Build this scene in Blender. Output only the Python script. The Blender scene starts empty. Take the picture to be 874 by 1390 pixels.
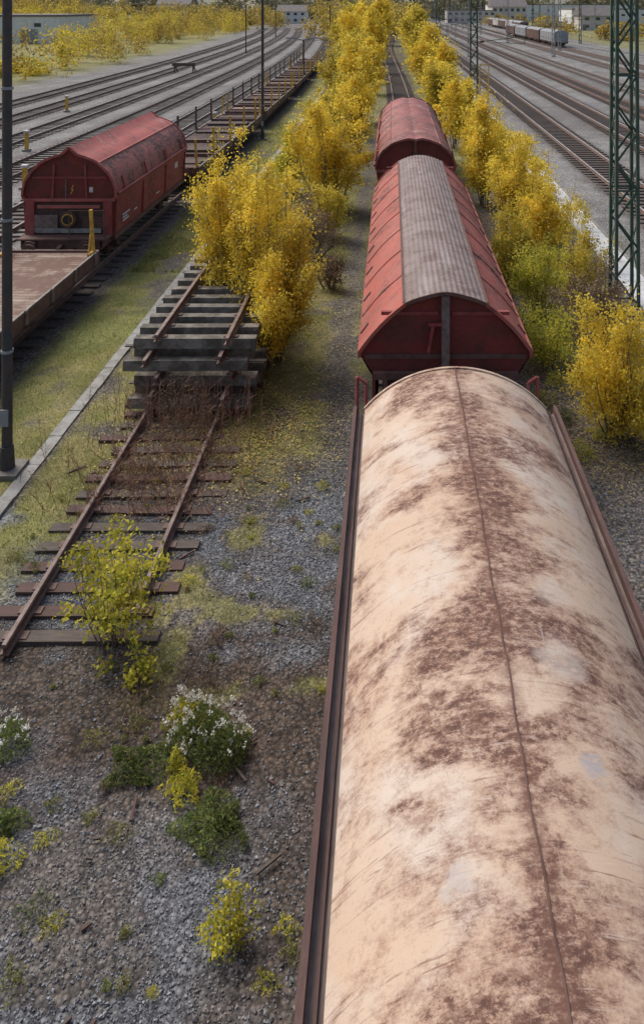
import bpy, math, random
import numpy as np
from mathutils import Vector
random.seed(7); rng=np.random.default_rng(7)
S=bpy.context.scene
# ------------------------------------------------------------------ helpers
def xoff(y):
    y=np.asarray(y,float); t=np.maximum(0,y-40)/60.0
    t2=np.minimum(t,4.3)
    return -(t2**2)*0.8-(t-t2)*6.9
class N:
    def __init__(s,name):
        s.m=bpy.data.materials.new(name); s.m.use_nodes=True
        s.t=s.m.node_tree; s.t.nodes.clear(); s.L=s.t.links.new
        s.out=s.n('ShaderNodeOutputMaterial'); s.b=s.n('ShaderNodeBsdfPrincipled')
        s.L(s.b.outputs[0],s.out.inputs[0]); s.tc=s.n('ShaderNodeTexCoord').outputs['Object']
    def n(s,t,**k):
        x=s.t.nodes.new(t)
        for a,b in k.items(): setattr(x,a,b)
        return x
    def set(s,inp,v):
        if isinstance(v,bpy.types.NodeSocket): s.L(v,inp)
        else: inp.default_value=v
    def map(s,sc=(1,1,1),rot=(0,0,0),loc=(0,0,0)):
        m=s.n('ShaderNodeMapping'); s.L(s.tc,m.inputs[0]); m.inputs['Scale'].default_value=sc
        m.inputs['Rotation'].default_value=rot; m.inputs['Location'].default_value=loc
        return m.outputs[0]
    def noise(s,scale,det=4,rough=.55,vec=None,dist=0):
        x=s.n('ShaderNodeTexNoise'); s.L(vec or s.tc,x.inputs['Vector'])
        x.inputs['Scale'].default_value=scale; x.inputs['Detail'].default_value=det
        x.inputs['Roughness'].default_value=rough; x.inputs['Distortion'].default_value=dist
        return x.outputs[0]
    def ramp(s,f,a,b,c0=(0,0,0,1),c1=(1,1,1,1)):
        r=s.n('ShaderNodeValToRGB'); s.L(f,r.inputs[0]); e=r.color_ramp.elements
        e[0].position=a; e[1].position=b; e[0].color=c0; e[1].color=c1
        return r.outputs[0]
    def mix(s,f,a,b,mode='MIX'):
        x=s.n('ShaderNodeMix',data_type='RGBA',blend_type=mode)
        s.set(x.inputs[0],f); s.set(x.inputs[6],a); s.set(x.inputs[7],b); return x.outputs[2]
    def math(s,op,a,b=0.0,c=None):
        x=s.n('ShaderNodeMath',operation=op); s.set(x.inputs[0],a); s.set(x.inputs[1],b)
        if c is not None: s.set(x.inputs[2],c)
        return x.outputs[0]
    def bump(s,h,st=.3,d=.02,nrm=None):
        x=s.n('ShaderNodeBump'); x.inputs['Strength'].default_value=st; x.inputs['Distance'].default_value=d
        s.L(h,x.inputs['Height'])
        if nrm: s.L(nrm,x.inputs['Normal'])
        s.L(x.outputs[0],s.b.inputs['Normal']); return x.outputs[0]
    def fin(s,col,rough=.7,metal=0,spec=None):
        s.set(s.b.inputs['Base Color'],col); s.set(s.b.inputs['Roughness'],rough)
        s.b.inputs['Metallic'].default_value=metal
        if spec is not None: s.b.inputs['Specular IOR Level'].default_value=spec
        return s.m
def simple(name,c,c2=None,scale=3,a=.4,b=.65,rough=.75,bs=.2,fine=25,det=6,stretch=(1,1,1),spec=.3):
    k=N(name); c2=c2 or tuple(x*.6 for x in c[:3])+(1,)
    v=k.map(stretch)
    f=k.ramp(k.noise(scale,det,.65,v),a,b)
    col=k.mix(f,c,c2)
    g=k.noise(fine,4,.6,v)
    col=k.mix(.5,col,k.mix(g,(.35,.35,.35,1),(1.6,1.6,1.6,1)),'MULTIPLY')
    k.bump(g,bs,.01)
    return k.fin(col,rough,spec=spec)
# ------------------------------------------------------------------ materials
M={}
M['steel']=simple('dark_steel',(.06,.065,.065,1),(.10,.075,.06,1))
M['rail']=simple('rail_rust',(.13,.075,.055,1),(.21,.13,.10,1),8,rough=.6)
M['railtop']=simple('rail_head',(.17,.11,.085,1),(.27,.20,.17,1),5,rough=.5)
M['railshine']=simple('rail_head_polished',(.40,.37,.35,1),(.28,.23,.2,1),2,rough=.3)
M['tiewood']=simple('sleeper_wood',(.085,.065,.052,1),(.14,.11,.09,1),6,stretch=(.5,4,4),fine=40)
M['tiewoodrust']=simple('sleeper_wood_red',(.12,.065,.052,1),(.08,.055,.045,1),4,stretch=(.5,4,4),fine=40)
M['concrete']=simple('weathered_concrete',(.33,.32,.29,1),(.20,.19,.16,1),4,fine=30)
M['concdark']=simple('sleeper_concrete',(.21,.19,.165,1),(.12,.11,.09,1),5,fine=30)
M['conctie']=simple('stacked_sleeper_concrete',(.23,.205,.17,1),(.10,.085,.065,1),3.5,.38,.58,fine=26)
M['path']=simple('path_concrete',(.62,.62,.61,1),(.36,.36,.33,1),1.2,.48,.68,fine=14)
M['under']=simple('wagon_underframe',(.07,.05,.042,1),(.11,.065,.05,1),5)
M['gutter']=simple('gutter_brown',(.13,.07,.058,1),(.08,.048,.04,1),2.5,stretch=(3,.6,3))
M['channel']=simple('gutter_channel',(.22,.17,.145,1),(.14,.095,.08,1),3,stretch=(3,.6,3))
M['endred']=simple('end_panel_red',(.21,.042,.033,1),(.11,.038,.03,1),2.2,.42,.66)
M['brown']=simple('brown_steel',(.16,.09,.07,1),(.10,.055,.042,1),4)
M['yellow']=simple('stake_yellow',(.72,.44,.06,1),(.45,.24,.06,1),6)
M['black']=simple('black_parts_and_shadow',(.03,.026,.025,1),(.05,.035,.03,1),4)  # black hoses and disc centres; also blocks that colour wagon-end gaps as shade
M['white']=simple('white_marking',(.7,.68,.64,1),(.5,.46,.42,1),9)
M['mastgreen']=simple('mast_green',(.05,.10,.07,1),(.09,.11,.085,1),3,fine=10)
M['mastgrey']=simple('mast_grey',(.26,.27,.28,1),(.34,.34,.34,1),3)
M['bark']=simple('bark',(.12,.09,.07,1),(.24,.21,.18,1),14)
M['wall']=simple('white_wall',(.72,.72,.70,1),(.62,.62,.61,1),.6,fine=3,bs=.05)
M['wall2']=simple('beige_wall',(.58,.54,.48,1),(.5,.47,.43,1),.6,fine=3,bs=.05)
M['roofdark']=simple('roof_dark',(.16,.14,.135,1),(.22,.19,.17,1),.8,fine=3,bs=.05)
M['glass']=simple('window_dark',(.06,.07,.08,1),(.09,.10,.11,1),1,rough=.2)
M['twigred']=simple('dead_stalk',(.22,.11,.07,1),(.33,.19,.12,1),20)

def red_paint(name,base,dark,rustamt=.55,seed=0,pale=None):
    k=N(name)
    v=k.map((1,1,1),loc=(seed,seed*2,0)); big=k.noise(.9,6,.65,v,.4)
    f=k.ramp(big,rustamt-.04,rustamt+.08)
    fine=k.noise(9,6,.7,k.map((1,.5,1)))
    f2=k.math('MULTIPLY',f,k.ramp(fine,.40,.54))
    col=k.mix(k.ramp(k.noise(.5,3),.35,.65),base,tuple(min(1,x*1.3+.012) for x in base[:3])+(1,))
    col=k.mix(k.math('MULTIPLY',k.ramp(k.noise(2.6,7,.75,k.map(loc=(1,seed,5))),.42,.66),.55),col,(.27,.145,.12,1))
    col=k.mix(f2,col,dark)
    if pale: col=k.mix(k.math('MULTIPLY',k.ramp(k.noise(1.7,6,.7,k.map(loc=(4,seed,2))),.56,.64),.6),col,pale)
    streak=k.noise(3,5,.6,k.map((.4,6,.4)))
    col=k.mix(.6,col,k.mix(streak,(.42,.41,.40,1),(1.5,1.47,1.43,1)),'MULTIPLY')
    sp=k.ramp(k.noise(38,3,.7),.60,.68)
    col=k.mix(k.math('MULTIPLY',sp,.6),col,dark)
    k.bump(fine,.3,.015)
    return k.fin(col,k.ramp(fine,.3,.8,(.5,)*3+(1,),(.85,)*3+(1,)),spec=.3)
M['red2']=red_paint('roof_red_paint',(.35,.080,.056,1),(.15,.06,.047,1),.53)
M['red3']=red_paint('roof_red_faded',(.28,.08,.064,1),(.14,.06,.05,1),.50,5,pale=(.42,.28,.26,1))
M['redside']=red_paint('side_red_paint',(.26,.042,.038,1),(.13,.045,.035,1),.56,2)
M['redroofL']=red_paint('lid_red_paint',(.38,.088,.072,1),(.20,.085,.065,1),.55,3,pale=(.46,.25,.22,1))
M['redworn']=red_paint('lid_worn_paint',(.33,.10,.08,1),(.095,.06,.05,1),.45,7)
k=N('roof_walk_grey')
c=k.mix(k.ramp(k.noise(1.2,5,.6),.35,.7),(.19,.135,.115,1),(.27,.21,.19,1))
w=k.n('ShaderNodeTexWave',wave_type='BANDS',bands_direction='Y'); k.L(k.tc,w.inputs[0]); w.inputs['Scale'].default_value=3.2; w.inputs['Distortion'].default_value=.3
c=k.mix(.35,c,k.mix(w.outputs[1],(.5,.45,.43,1),(1.3,1.3,1.3,1)),'MULTIPLY')
c=k.mix(k.math('MULTIPLY',k.ramp(k.noise(3,6,.7),.48,.60),.75),c,(.13,.075,.06,1))
c=k.mix(k.math('MULTIPLY',k.ramp(k.noise(1.5,6,.7,k.map((3,.4,1))),.56,.66),.5),c,(.34,.30,.275,1))
k.bump(w.outputs[1],.3,.02); M['greystrip']=k.fin(c,.7)
# cream roof
k=N('cream_roof_rust')
sx=k.n('ShaderNodeSeparateXYZ'); k.L(k.tc,sx.inputs[0]); X,Y,Z=sx.outputs
big=k.noise(1.05,4,.6,k.map((1,1.1,1),loc=(3.1,1.7,0)),.3)
arc=k.noise(2.8,9,.8,k.map((.8,1.35,.8)),.2)
fine=k.noise(14,9,.84,k.map((.85,1.3,.85)))
fine2=k.noise(60,6,.78)
dseam=k.math('ABSOLUTE',k.math('SUBTRACT',X,1.0))
near=k.math('MULTIPLY',k.math('SUBTRACT',1.0,k.math('MINIMUM',k.math('MULTIPLY',dseam,.9),1.0)),.07)
s1=k.math('ADD',k.math('ADD',k.math('MULTIPLY',big,.52),k.math('MULTIPLY',arc,.48)),near)
for (yc,hw_,am_) in ((7.1,.6,.045),(9.8,.5,.025),(4.9,.45,.03),(6.0,.3,.02)):
    dd=k.math('MULTIPLY',k.math('ABSOLUTE',k.math('SUBTRACT',Y,yc)),1/hw_)
    s1=k.math('ADD',s1,k.math('MULTIPLY',k.math('SUBTRACT',1.0,k.math('MINIMUM',dd,1.0)),am_))
soft=k.ramp(s1,.49,.60)
hard=k.ramp(s1,.54,.61)
grain=k.ramp(k.math('ADD',k.math('MULTIPLY',fine,.6),k.math('MULTIPLY',fine2,.4)),.45,.54)
base=k.mix(k.ramp(k.noise(.8,4,.5,k.map((1,.6,1))),.35,.65),(.61,.465,.345,1),(.575,.405,.28,1))
base=k.mix(k.math('MULTIPLY',k.ramp(k.noise(1.1,5,.6,k.map(loc=(9,2,0))),.50,.62),.6),base,(.62,.54,.46,1))
col=k.mix(k.math('MULTIPLY',soft,.55),base,(.36,.20,.135,1))
col=k.mix(k.math('MULTIPLY',k.math('MULTIPLY',soft,grain),.85),col,(.20,.09,.06,1))
col=k.mix(k.math('MULTIPLY',k.math('MULTIPLY',hard,k.ramp(fine,.42,.54)),.95),col,(.105,.05,.038,1))
gen=k.ramp(k.noise(5,10,.85),.52,.62)
col=k.mix(k.math('MULTIPLY',gen,.5),col,(.31,.165,.11,1))
spk=k.ramp(fine2,.59,.66)
col=k.mix(k.math('MULTIPLY',spk,.55),col,(.22,.105,.07,1))
sc=k.noise(3.0,6,.7,k.map((.9,14,.9),rot=(0,0,.06)),.2)
scm=k.math('MULTIPLY',k.ramp(sc,.60,.63),k.ramp(k.noise(2.0,3),.47,.56))
col=k.mix(k.math('MULTIPLY',scm,.5),col,(.62,.50,.41,1))
sc3=k.math('MULTIPLY',k.ramp(k.noise(1.9,5,.65,k.map((11,.6,.5),rot=(0,0,-.05),loc=(2,1,0)),.5),.63,.67),k.ramp(k.noise(3,3),.5,.6))
col=k.mix(k.math('MULTIPLY',sc3,.4),col,(.62,.53,.45,1))
sc2=k.math('MULTIPLY',k.ramp(k.noise(2.2,6,.7,k.map((.6,11,.6),rot=(0,0,-.08),loc=(5,5,5)),.3),.60,.63),k.ramp(k.noise(2.3,3,.5,k.map(loc=(3,3,3))),.42,.54))
col=k.mix(k.math('MULTIPLY',sc2,.7),col,(.20,.10,.07,1))
fr=k.math('FRACT',k.math('MULTIPLY',Y,1/1.28)); jl=k.math('LESS_THAN',fr,.010)
col=k.mix(k.math('MULTIPLY',k.math('MULTIPLY',jl,k.ramp(arc,.4,.6)),.5),col,(.23,.12,.085,1))
sm=k.math('SUBTRACT',1.0,k.math('MINIMUM',k.math('MULTIPLY',k.math('ABSOLUTE',k.math('SUBTRACT',X,.93)),9.0),1.0))
col=k.mix(k.math('MULTIPLY',k.math('MULTIPLY',sm,k.ramp(fine,.38,.52)),.8),col,(.17,.08,.055,1))
wob=k.math('MULTIPLY',k.math('SUBTRACT',k.noise(5,6,.7),.5),.34)
for (px,py,r,cc,am) in [(.40,5.05,.085,(.48,.43,.39,1),.7),(1.42,5.75,.085,(.38,.35,.36,1),.8),(1.5,7.5,.16,(.58,.52,.46,1),.45),(1.4,6.7,.2,(.56,.50,.44,1),.45)]:
    dx=k.math('SUBTRACT',X,px); dy=k.math('MULTIPLY',k.math('SUBTRACT',Y,py),.8)
    d=k.math('ADD',k.math('SQRT',k.math('ADD',k.math('MULTIPLY',dx,dx),k.math('MULTIPLY',dy,dy))),wob)
    mk=k.math('MULTIPLY',k.ramp(d,r*.6,r*1.2,(1,1,1,1),(0,0,0,1)),k.ramp(fine,.40,.50))
    col=k.mix(k.math('MULTIPLY',mk,am),col,cc)
n1=k.bump(k.noise(1.6,4,.5,k.map((.5,1.6,.5))),.35,.06)
b2=k.n('ShaderNodeBump'); b2.inputs['Strength'].default_value=.5; b2.inputs['Distance'].default_value=.012
k.L(fine,b2.inputs['Height']); k.L(n1,b2.inputs['Normal']); k.L(b2.outputs[0],k.b.inputs['Normal'])
M['cream']=k.fin(col,k.ramp(soft,0,1,(.55,)*3+(1,),(.85,)*3+(1,)),spec=.3)
k=N('deck_boards')
br=k.n('ShaderNodeTexBrick'); k.L(k.map((1,1,1)),br.inputs[0])
br.inputs['Scale'].default_value=1; br.inputs['Brick Width'].default_value=2.8; br.inputs['Row Height'].default_value=.2
br.inputs['Mortar Size'].default_value=.014; br.inputs['Color1'].default_value=(.25,.165,.115,1); br.inputs['Color2'].default_value=(.36,.27,.205,1); br.inputs['Mortar'].default_value=(.05,.03,.025,1)
c=k.mix(k.ramp(k.noise(1.3,6,.7),.45,.55),br.outputs[0],(.15,.08,.055,1))
c=k.mix(.6,c,k.mix(k.noise(14,5,.7,k.map((.3,2,1))),(.3,.3,.3,1),(1.8,1.8,1.8,1)),'MULTIPLY')
M['deck']=k.fin(c,.85)
k=N('deck_dark'); 
c=k.mix(k.ramp(k.noise(1.0,6,.7),.4,.62),(.13,.09,.075,1),(.07,.055,.047,1)); M['deck2']=k.fin(c,.9,spec=.15)
def leafmat(name,cols,trans=.4,lo=.62):
    k=N(name); g=k.n('ShaderNodeNewGeometry'); r=k.n('ShaderNodeValToRGB'); k.L(g.outputs['Random Per Island'],r.inputs[0])
    e=r.color_ramp.elements; e[0].position=0; e[0].color=cols[0]; e[1].position=1; e[1].color=cols[-1]
    for i,cc in enumerate(cols[1:-1]): e.new((i+1)/(len(cols)-1)).color=cc
    cl=k.ramp(k.noise(1.6,3,.6),.35,.62,(lo,lo*.97,lo*.9,1),(1.12,1.12,1.1,1))
    c=k.mix(1.0,r.outputs[0],cl,'MULTIPLY')
    k.fin(c,.6,spec=.25)
    t=k.n('ShaderNodeBsdfTranslucent'); k.L(c,t.inputs[0]); mx=k.n('ShaderNodeMixShader'); mx.inputs[0].default_value=trans
    k.L(k.b.outputs[0],mx.inputs[1]); k.L(t.outputs[0],mx.inputs[2]); k.L(mx.outputs[0],k.out.inputs[0])
    return k.m
M['lyel']=leafmat('birch_leaves_yellow',[(.70,.46,.04,1),(.90,.68,.06,1),(.94,.76,.11,1),(.84,.64,.06,1),(.92,.80,.22,1)],.5)
M['lyel2']=leafmat('birch_leaves_ochre',[(.52,.36,.05,1),(.84,.60,.07,1),(.66,.56,.09,1),(.42,.41,.08,1),(.88,.68,.09,1)],.5)
M['lyg']=leafmat('leaves_yellow_green',[(.26,.33,.05,1),(.56,.53,.07,1),(.84,.72,.10,1),(.64,.60,.08,1)],.45)
M['lgreen']=leafmat('leaves_green',[(.10,.16,.05,1),(.17,.24,.07,1),(.24,.27,.08,1),(.34,.35,.09,1)])
M['lgrass']=leafmat('grass_blades',[(.19,.21,.05,1),(.30,.29,.08,1),(.40,.37,.13,1),(.24,.27,.07,1)])
M['llitter']=leafmat('litter_leaves',[(.60,.46,.10,1),(.36,.23,.08,1),(.70,.58,.16,1),(.25,.15,.06,1)],.1)
M['lbrown']=leafmat('dry_brush',[(.20,.12,.08,1),(.28,.19,.12,1),(.40,.31,.19,1)],.2)
M['lwhite']=leafmat('seed_heads_white',[(.66,.64,.56,1),(.80,.79,.74,1)],.3,.85)
M['lfar']=leafmat('far_foliage',[(.20,.20,.08,1),(.50,.37,.08,1),(.72,.53,.10,1),(.30,.22,.09,1),(.78,.58,.12,1)])
M['lfardark']=leafmat('forest_foliage',[(.14,.16,.11,1),(.24,.22,.14,1),(.38,.30,.15,1),(.16,.18,.12,1)],.2)  # leaf colours lightened to stand in for distance haze
k=N('gravel_stones'); g=k.n('ShaderNodeNewGeometry')
c=k.ramp(g.outputs['Random Per Island'],0,1,(.08,.085,.09,1),(.34,.35,.36,1)); c=k.mix(k.ramp(k.noise(.8,4),.5,.7),c,k.mix(1,c,(1.2,.97,.8,1),'MULTIPLY'))
M['stone']=k.fin(c,.8)
# ------------------------------------------------------------------ mesh builder
class MB:
    def __init__(s): s.v=[];s.f=[];s.m=[];s.mats=[];s.sm=[]
    def mi(s,m):
        if m not in s.mats: s.mats.append(m)
        return s.mats.index(m)
    def add(s,vs,fs,m,smooth=False):
        o=len(s.v); s.v+=[tuple(map(float,p)) for p in vs]; i=s.mi(m)
        for f in fs: s.f.append(tuple(a+o for a in f)); s.m.append(i); s.sm.append(smooth)
    def box(s,x0,x1,y0,y1,z0,z1,m):
        s.add([(x0,y0,z0),(x1,y0,z0),(x1,y1,z0),(x0,y1,z0),(x0,y0,z1),(x1,y0,z1),(x1,y1,z1),(x0,y1,z1)],
          [(0,3,2,1),(4,5,6,7),(0,1,5,4),(1,2,6,5),(2,3,7,6),(3,0,4,7)],m)
    def prism(s,prof,y0,y1,m,cap=None,smooth=False,closed=True,ny=1):
        n=len(prof); vs=[];ys=[y0+(y1-y0)*i/ny for i in range(ny+1)]
        for y in ys: vs+=[(x,y,z) for x,z in prof]
        fs=[]
        for j in range(ny):
            for i in range(n if closed else n-1):
                a=j*n+i;b=j*n+(i+1)%n; fs.append((a,b,b+n,a+n))
        s.add(vs,fs,m,smooth)
        if closed:
            s.add([(x,y0,z) for x,z in prof],[tuple(range(n))[::-1]],cap or m)
            s.add([(x,y1,z) for x,z in prof],[tuple(range(n))],cap or m)
    def beam(s,p,q,w,h,m,up=(0,0,1)):
        p=Vector(p);q=Vector(q);d=(q-p).normalized();u=Vector(up)
        if abs(d.dot(u))>.95:u=Vector((0,1,0))
        a=d.cross(u).normalized()*w/2;b=a.cross(d).normalized()*h/2
        vs=[p-a-b,p+a-b,p+a+b,p-a+b,q-a-b,q+a-b,q+a+b,q-a+b]
        s.add(vs,[(0,1,2,3),(7,6,5,4),(0,4,5,1),(1,5,6,2),(2,6,7,3),(3,7,4,0)],m)
    def cyl(s,p,q,r,m,n=10,r2=None,smooth=True):
        p=Vector(p);q=Vector(q);d=(q-p).normalized();u=Vector((0,0,1))
        if abs(d.dot(u))>.95:u=Vector((0,1,0))
        a=d.cross(u).normalized();b=a.cross(d).normalized(); r2=r if r2 is None else r2
        c=[(math.cos(2*math.pi*i/n),math.sin(2*math.pi*i/n)) for i in range(n)]
        vs=[p+(a*x+b*y)*r for x,y in c]+[q+(a*x+b*y)*r2 for x,y in c]
        s.add(vs,[(i,(i+1)%n,(i+1)%n+n,i+n) for i in range(n)],m,smooth)
        s.add(vs[:n],[tuple(range(n))[::-1]],m); s.add(vs[n:],[tuple(range(n))],m)
    def build(s,name,warp=False):
        me=bpy.data.meshes.new(name); v=np.array(s.v)
        if warp: v[:,0]+=xoff(v[:,1])
        me.from_pydata(v.tolist(),[],s.f)
        for m in s.mats: me.materials.append(m)
        me.polygons.foreach_set('material_index',s.m); me.polygons.foreach_set('use_smooth',s.sm)
        me.update(); o=bpy.data.objects.new(name,me); S.collection.objects.link(o)
        return o
def npmesh(name,v,nper,mats,smooth=False,faces=None,mi=None):
    me=bpy.data.meshes.new(name); v=np.asarray(v,np.float32).reshape(-1,3)
    if faces is None: faces=np.arange(len(v)).reshape(-1,nper)
    nf=len(faces); me.vertices.add(len(v)); me.vertices.foreach_set('co',v.ravel())
    me.loops.add(nf*nper); me.loops.foreach_set('vertex_index',faces.astype(np.int32).ravel())
    me.polygons.add(nf); me.polygons.foreach_set('loop_start',np.arange(nf,dtype=np.int32)*nper)
    for m in mats: me.materials.append(m)
    if mi is not None: me.polygons.foreach_set('material_index',mi.astype(np.int32))
    me.polygons.foreach_set('use_smooth',np.full(nf,smooth))
    me.update(calc_edges=True)
    o=bpy.data.objects.new(name,me); S.collection.objects.link(o); return o
def unit(a): return a/np.maximum(1e-9,np.linalg.norm(a,axis=1,keepdims=True))
def leafquads(c,L,asp=.65,flat=0.0):
    n=len(c); nrm=rng.normal(size=(n,3)); nrm[:,2]=np.abs(nrm[:,2])+flat; nrm=unit(nrm)
    t=unit(np.cross(nrm,rng.normal(size=(n,3)))); b=np.cross(nrm,t)
    L=(np.asarray(L)*rng.uniform(.6,1.3,n))[:,None]/2
    return np.stack([c-t*L,c+b*L*asp+nrm*L*.15,c+t*L,c-b*L*asp+nrm*L*.15],1)
def vnoise(x,y,sc,seed):
    r=np.random.default_rng(seed).random((256,256)); x=x/sc+37.3;y=y/sc+91.7
    xi=np.floor(x).astype(int);yi=np.floor(y).astype(int);fx=x-xi;fy=y-yi
    fx=fx*fx*(3-2*fx);fy=fy*fy*(3-2*fy);g=lambda a,b:r[a%256,b%256]
    return (g(xi,yi)*(1-fx)+g(xi+1,yi)*fx)*(1-fy)+(g(xi,yi+1)*(1-fx)+g(xi+1,yi+1)*fx)*fy
def fbm(x,y,sc,seed):
    return sum(vnoise(x,y,sc/2**i,seed+i)*.5**i for i in range(4))/1.875
def sstep(a,b,x): t=np.clip((x-a)/(b-a),0,1); return t*t*(3-2*t)
# ------------------------------------------------------------------ ground
XW=.93
LT=[-10.2,-15,-19.5,-24,-28.5,-33]; RT=[11.05,15.6,20.1,24.6,31,35.5]
def ground_cols(x,y):
    u=np.where(x<-5,x-xoff(y),x); n1=fbm(x,y,2.2,1); n2=fbm(x,y,.7,11); n3=fbm(x,y,6,21); n4=fbm(x,y,.35,41)
    col=np.zeros(x.shape+(3,)); col[:]=(.26,.25,.235)
    grit=np.ones_like(x)
    def mixc(w,c):
        nonlocal col
        w=np.clip(w,0,1)[...,None]; col=col*(1-w)+np.array(c)*w
    mixc(sstep(.4,.65,n3)*.6,(.34,.33,.315))
    mixc(sstep(.45,.65,n1)*.35,(.21,.18,.15))
    corr=(sstep(-9.5,-9,u)*(1-sstep(6.3,7,u)))
    mixc(corr,(.19,.197,.208))
    mixc(corr*sstep(.47,.57,n1*.5+n2*.5)*.75,(.13,.105,.082))
    e=y+1.3*(n1-.5)+.8*(n2-.5)
    band=sstep(8.3,9.2,e)*(1-sstep(10.6,11.5,e))*corr
    mixc(band*sstep(.26,.42,n1*.5+n2*.5)*.97,(.098,.072,.054))
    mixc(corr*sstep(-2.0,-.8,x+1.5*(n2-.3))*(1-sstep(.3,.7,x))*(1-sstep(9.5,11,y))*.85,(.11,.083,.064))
    far=corr*sstep(13.6,15.2,y+1.5*(n1-.5))
    mixc(far*.85,(.145,.125,.09))
    mixc(far*sstep(-2.2,-1.6,x)*(1-sstep(-.9,-.3,x))*.6,(.15,.138,.125))
    g=np.zeros_like(x)
    g=np.maximum(g,sstep(-8.8,-8.1,u)*(1-sstep(-6.9,-6.6,u))*sstep(.28,.44,n1*.6+n2*.4)*.97)
    g=np.maximum(g,sstep(-6.5,-6.3,u)*(1-sstep(-5.4,-4.8,u))*sstep(.34,.48,n1*.5+n2*.5)*.95*sstep(11,13,y))
    g=np.maximum(g,sstep(-5.4,-4.6,x)*(1-sstep(-1.9,-1.2,x+.8*(n1-.5)))*sstep(14.2,15.6,y+1.5*(n2-.5))*sstep(.36,.53,n2*.5+n1*.5)*.95)
    g=np.maximum(g,sstep(-1.2,-.6,x)*(1-sstep(-.5,0,x))*sstep(16,20,y)*sstep(.4,.6,n2)*.7)
    g=np.maximum(g,sstep(2.6,3.2,x)*(1-sstep(5.8,6.6,x))*sstep(16,19,y)*sstep(.42,.57,n1)*.7)
    g=np.maximum(g,sstep(-4.0,-3.4,x)*(1-sstep(-1,-.4,x))*sstep(9.6,10.4,y)*(1-sstep(13,14,y))*sstep(.62,.70,n2)*.5)
    g=np.maximum(g,sstep(50,70,y)*sstep(-8,-7.4,u)*(1-sstep(6,6.8,u))*.6)
    lf=1-sstep(-44,-37,u+4*(n3-.5)); g=np.maximum(g,lf*.9*(y>30)); 
    g=np.maximum(g,sstep(45,52,x)*.8)
    mixc(g,(.225,.215,.065)); mixc(g*sstep(.42,.6,n4*.6+n2*.4),(.25,.215,.09)); mixc(g*sstep(.52,.66,n3*.5+n2*.5)*.6,(.15,.18,.05))
    rs=sstep(2.7,3.2,x)*(1-sstep(6.2,6.9,x)); mixc(rs*.55*(1-g),(.22,.172,.125))
    grit=1-g*.75
    for t in LT+RT:
        d=np.abs(u-t); w=(1-sstep(1.25,1.75,d+.3*(n2-.5)))
        mixc(w*.8,(.155,.13,.114)); 
    d=np.abs(x+4.3); mixc((1-sstep(.8,1.4,d+.5*(n2-.5)))*(y<14.5)*(y>9.6)*.6*sstep(.38,.5,n1*.4+n4*.6),(.13,.108,.086))
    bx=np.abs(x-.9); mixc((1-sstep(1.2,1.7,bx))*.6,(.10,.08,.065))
    v=1+.6*(fbm(x,y,1.1,61)-.5)+.5*(n4-.5)
    col*=v[...,None]
    return col,grit,g
def axis(segs):
    out=[]
    for a,b,st in segs: out+=list(np.arange(a,b,st))
    return np.array(out)
gx=np.concatenate([-np.geomspace(3000,62,22),axis([(-60,-14,.8),(-14,12,.09),(12,60,.8)]),np.geomspace(60,3000,22)])
gy=np.concatenate([[-300,-100,-30,-10],axis([(-5,4,1),(4,26,.09),(26,60,.3),(60,200,1.5)]),np.geomspace(200,6000,30)])
GX,GY=np.meshgrid(gx,gy); col,grit,gg=ground_cols(GX,GY)
nearm=(GX>-13)&(GX<10)&(GY<60)
GZ=np.where(nearm,(fbm(GX,GY,.9,5)-.5)*.07+(fbm(GX,GY,.2,8)-.5)*.025,-.02)
def bank(x,y): # rising bank beyond the left sidings
    return 3.2*(1-sstep(-100,-58,x-xoff(y)))*sstep(90,160,y)*(1-sstep(-77,-74,x)*0)*np.where((x<-74)&(x>-122)&(y>165)&(y<235),0.0,1.0)
GZ=GZ+bank(GX,GY)
nx,ny=len(gx),len(gy); idx=np.arange(nx*ny).reshape(ny,nx)
fc=np.stack([idx[:-1,:-1],idx[:-1,1:],idx[1:,1:],idx[1:,:-1]],-1).reshape(-1,4)
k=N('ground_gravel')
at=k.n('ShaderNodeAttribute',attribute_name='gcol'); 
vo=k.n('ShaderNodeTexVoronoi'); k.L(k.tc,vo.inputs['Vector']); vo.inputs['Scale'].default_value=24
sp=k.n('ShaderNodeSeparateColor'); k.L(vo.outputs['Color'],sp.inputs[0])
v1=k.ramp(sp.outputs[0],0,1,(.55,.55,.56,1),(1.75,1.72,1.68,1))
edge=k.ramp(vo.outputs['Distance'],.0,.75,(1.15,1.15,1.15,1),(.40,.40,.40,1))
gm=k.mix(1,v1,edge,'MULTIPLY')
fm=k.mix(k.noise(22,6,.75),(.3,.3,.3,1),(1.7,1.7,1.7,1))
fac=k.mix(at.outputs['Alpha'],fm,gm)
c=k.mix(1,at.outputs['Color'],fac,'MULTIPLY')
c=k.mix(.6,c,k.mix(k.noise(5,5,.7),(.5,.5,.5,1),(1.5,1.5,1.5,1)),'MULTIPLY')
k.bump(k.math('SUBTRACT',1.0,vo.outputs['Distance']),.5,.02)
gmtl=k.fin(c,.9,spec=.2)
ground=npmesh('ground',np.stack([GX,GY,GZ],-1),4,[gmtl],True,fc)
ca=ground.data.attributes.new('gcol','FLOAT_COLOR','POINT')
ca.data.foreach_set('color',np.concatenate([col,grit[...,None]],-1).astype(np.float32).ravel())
def gz(x,y): return (fbm(x,y,.9,5)-.5)*.07+(fbm(x,y,.2,8)-.5)*.025
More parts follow.
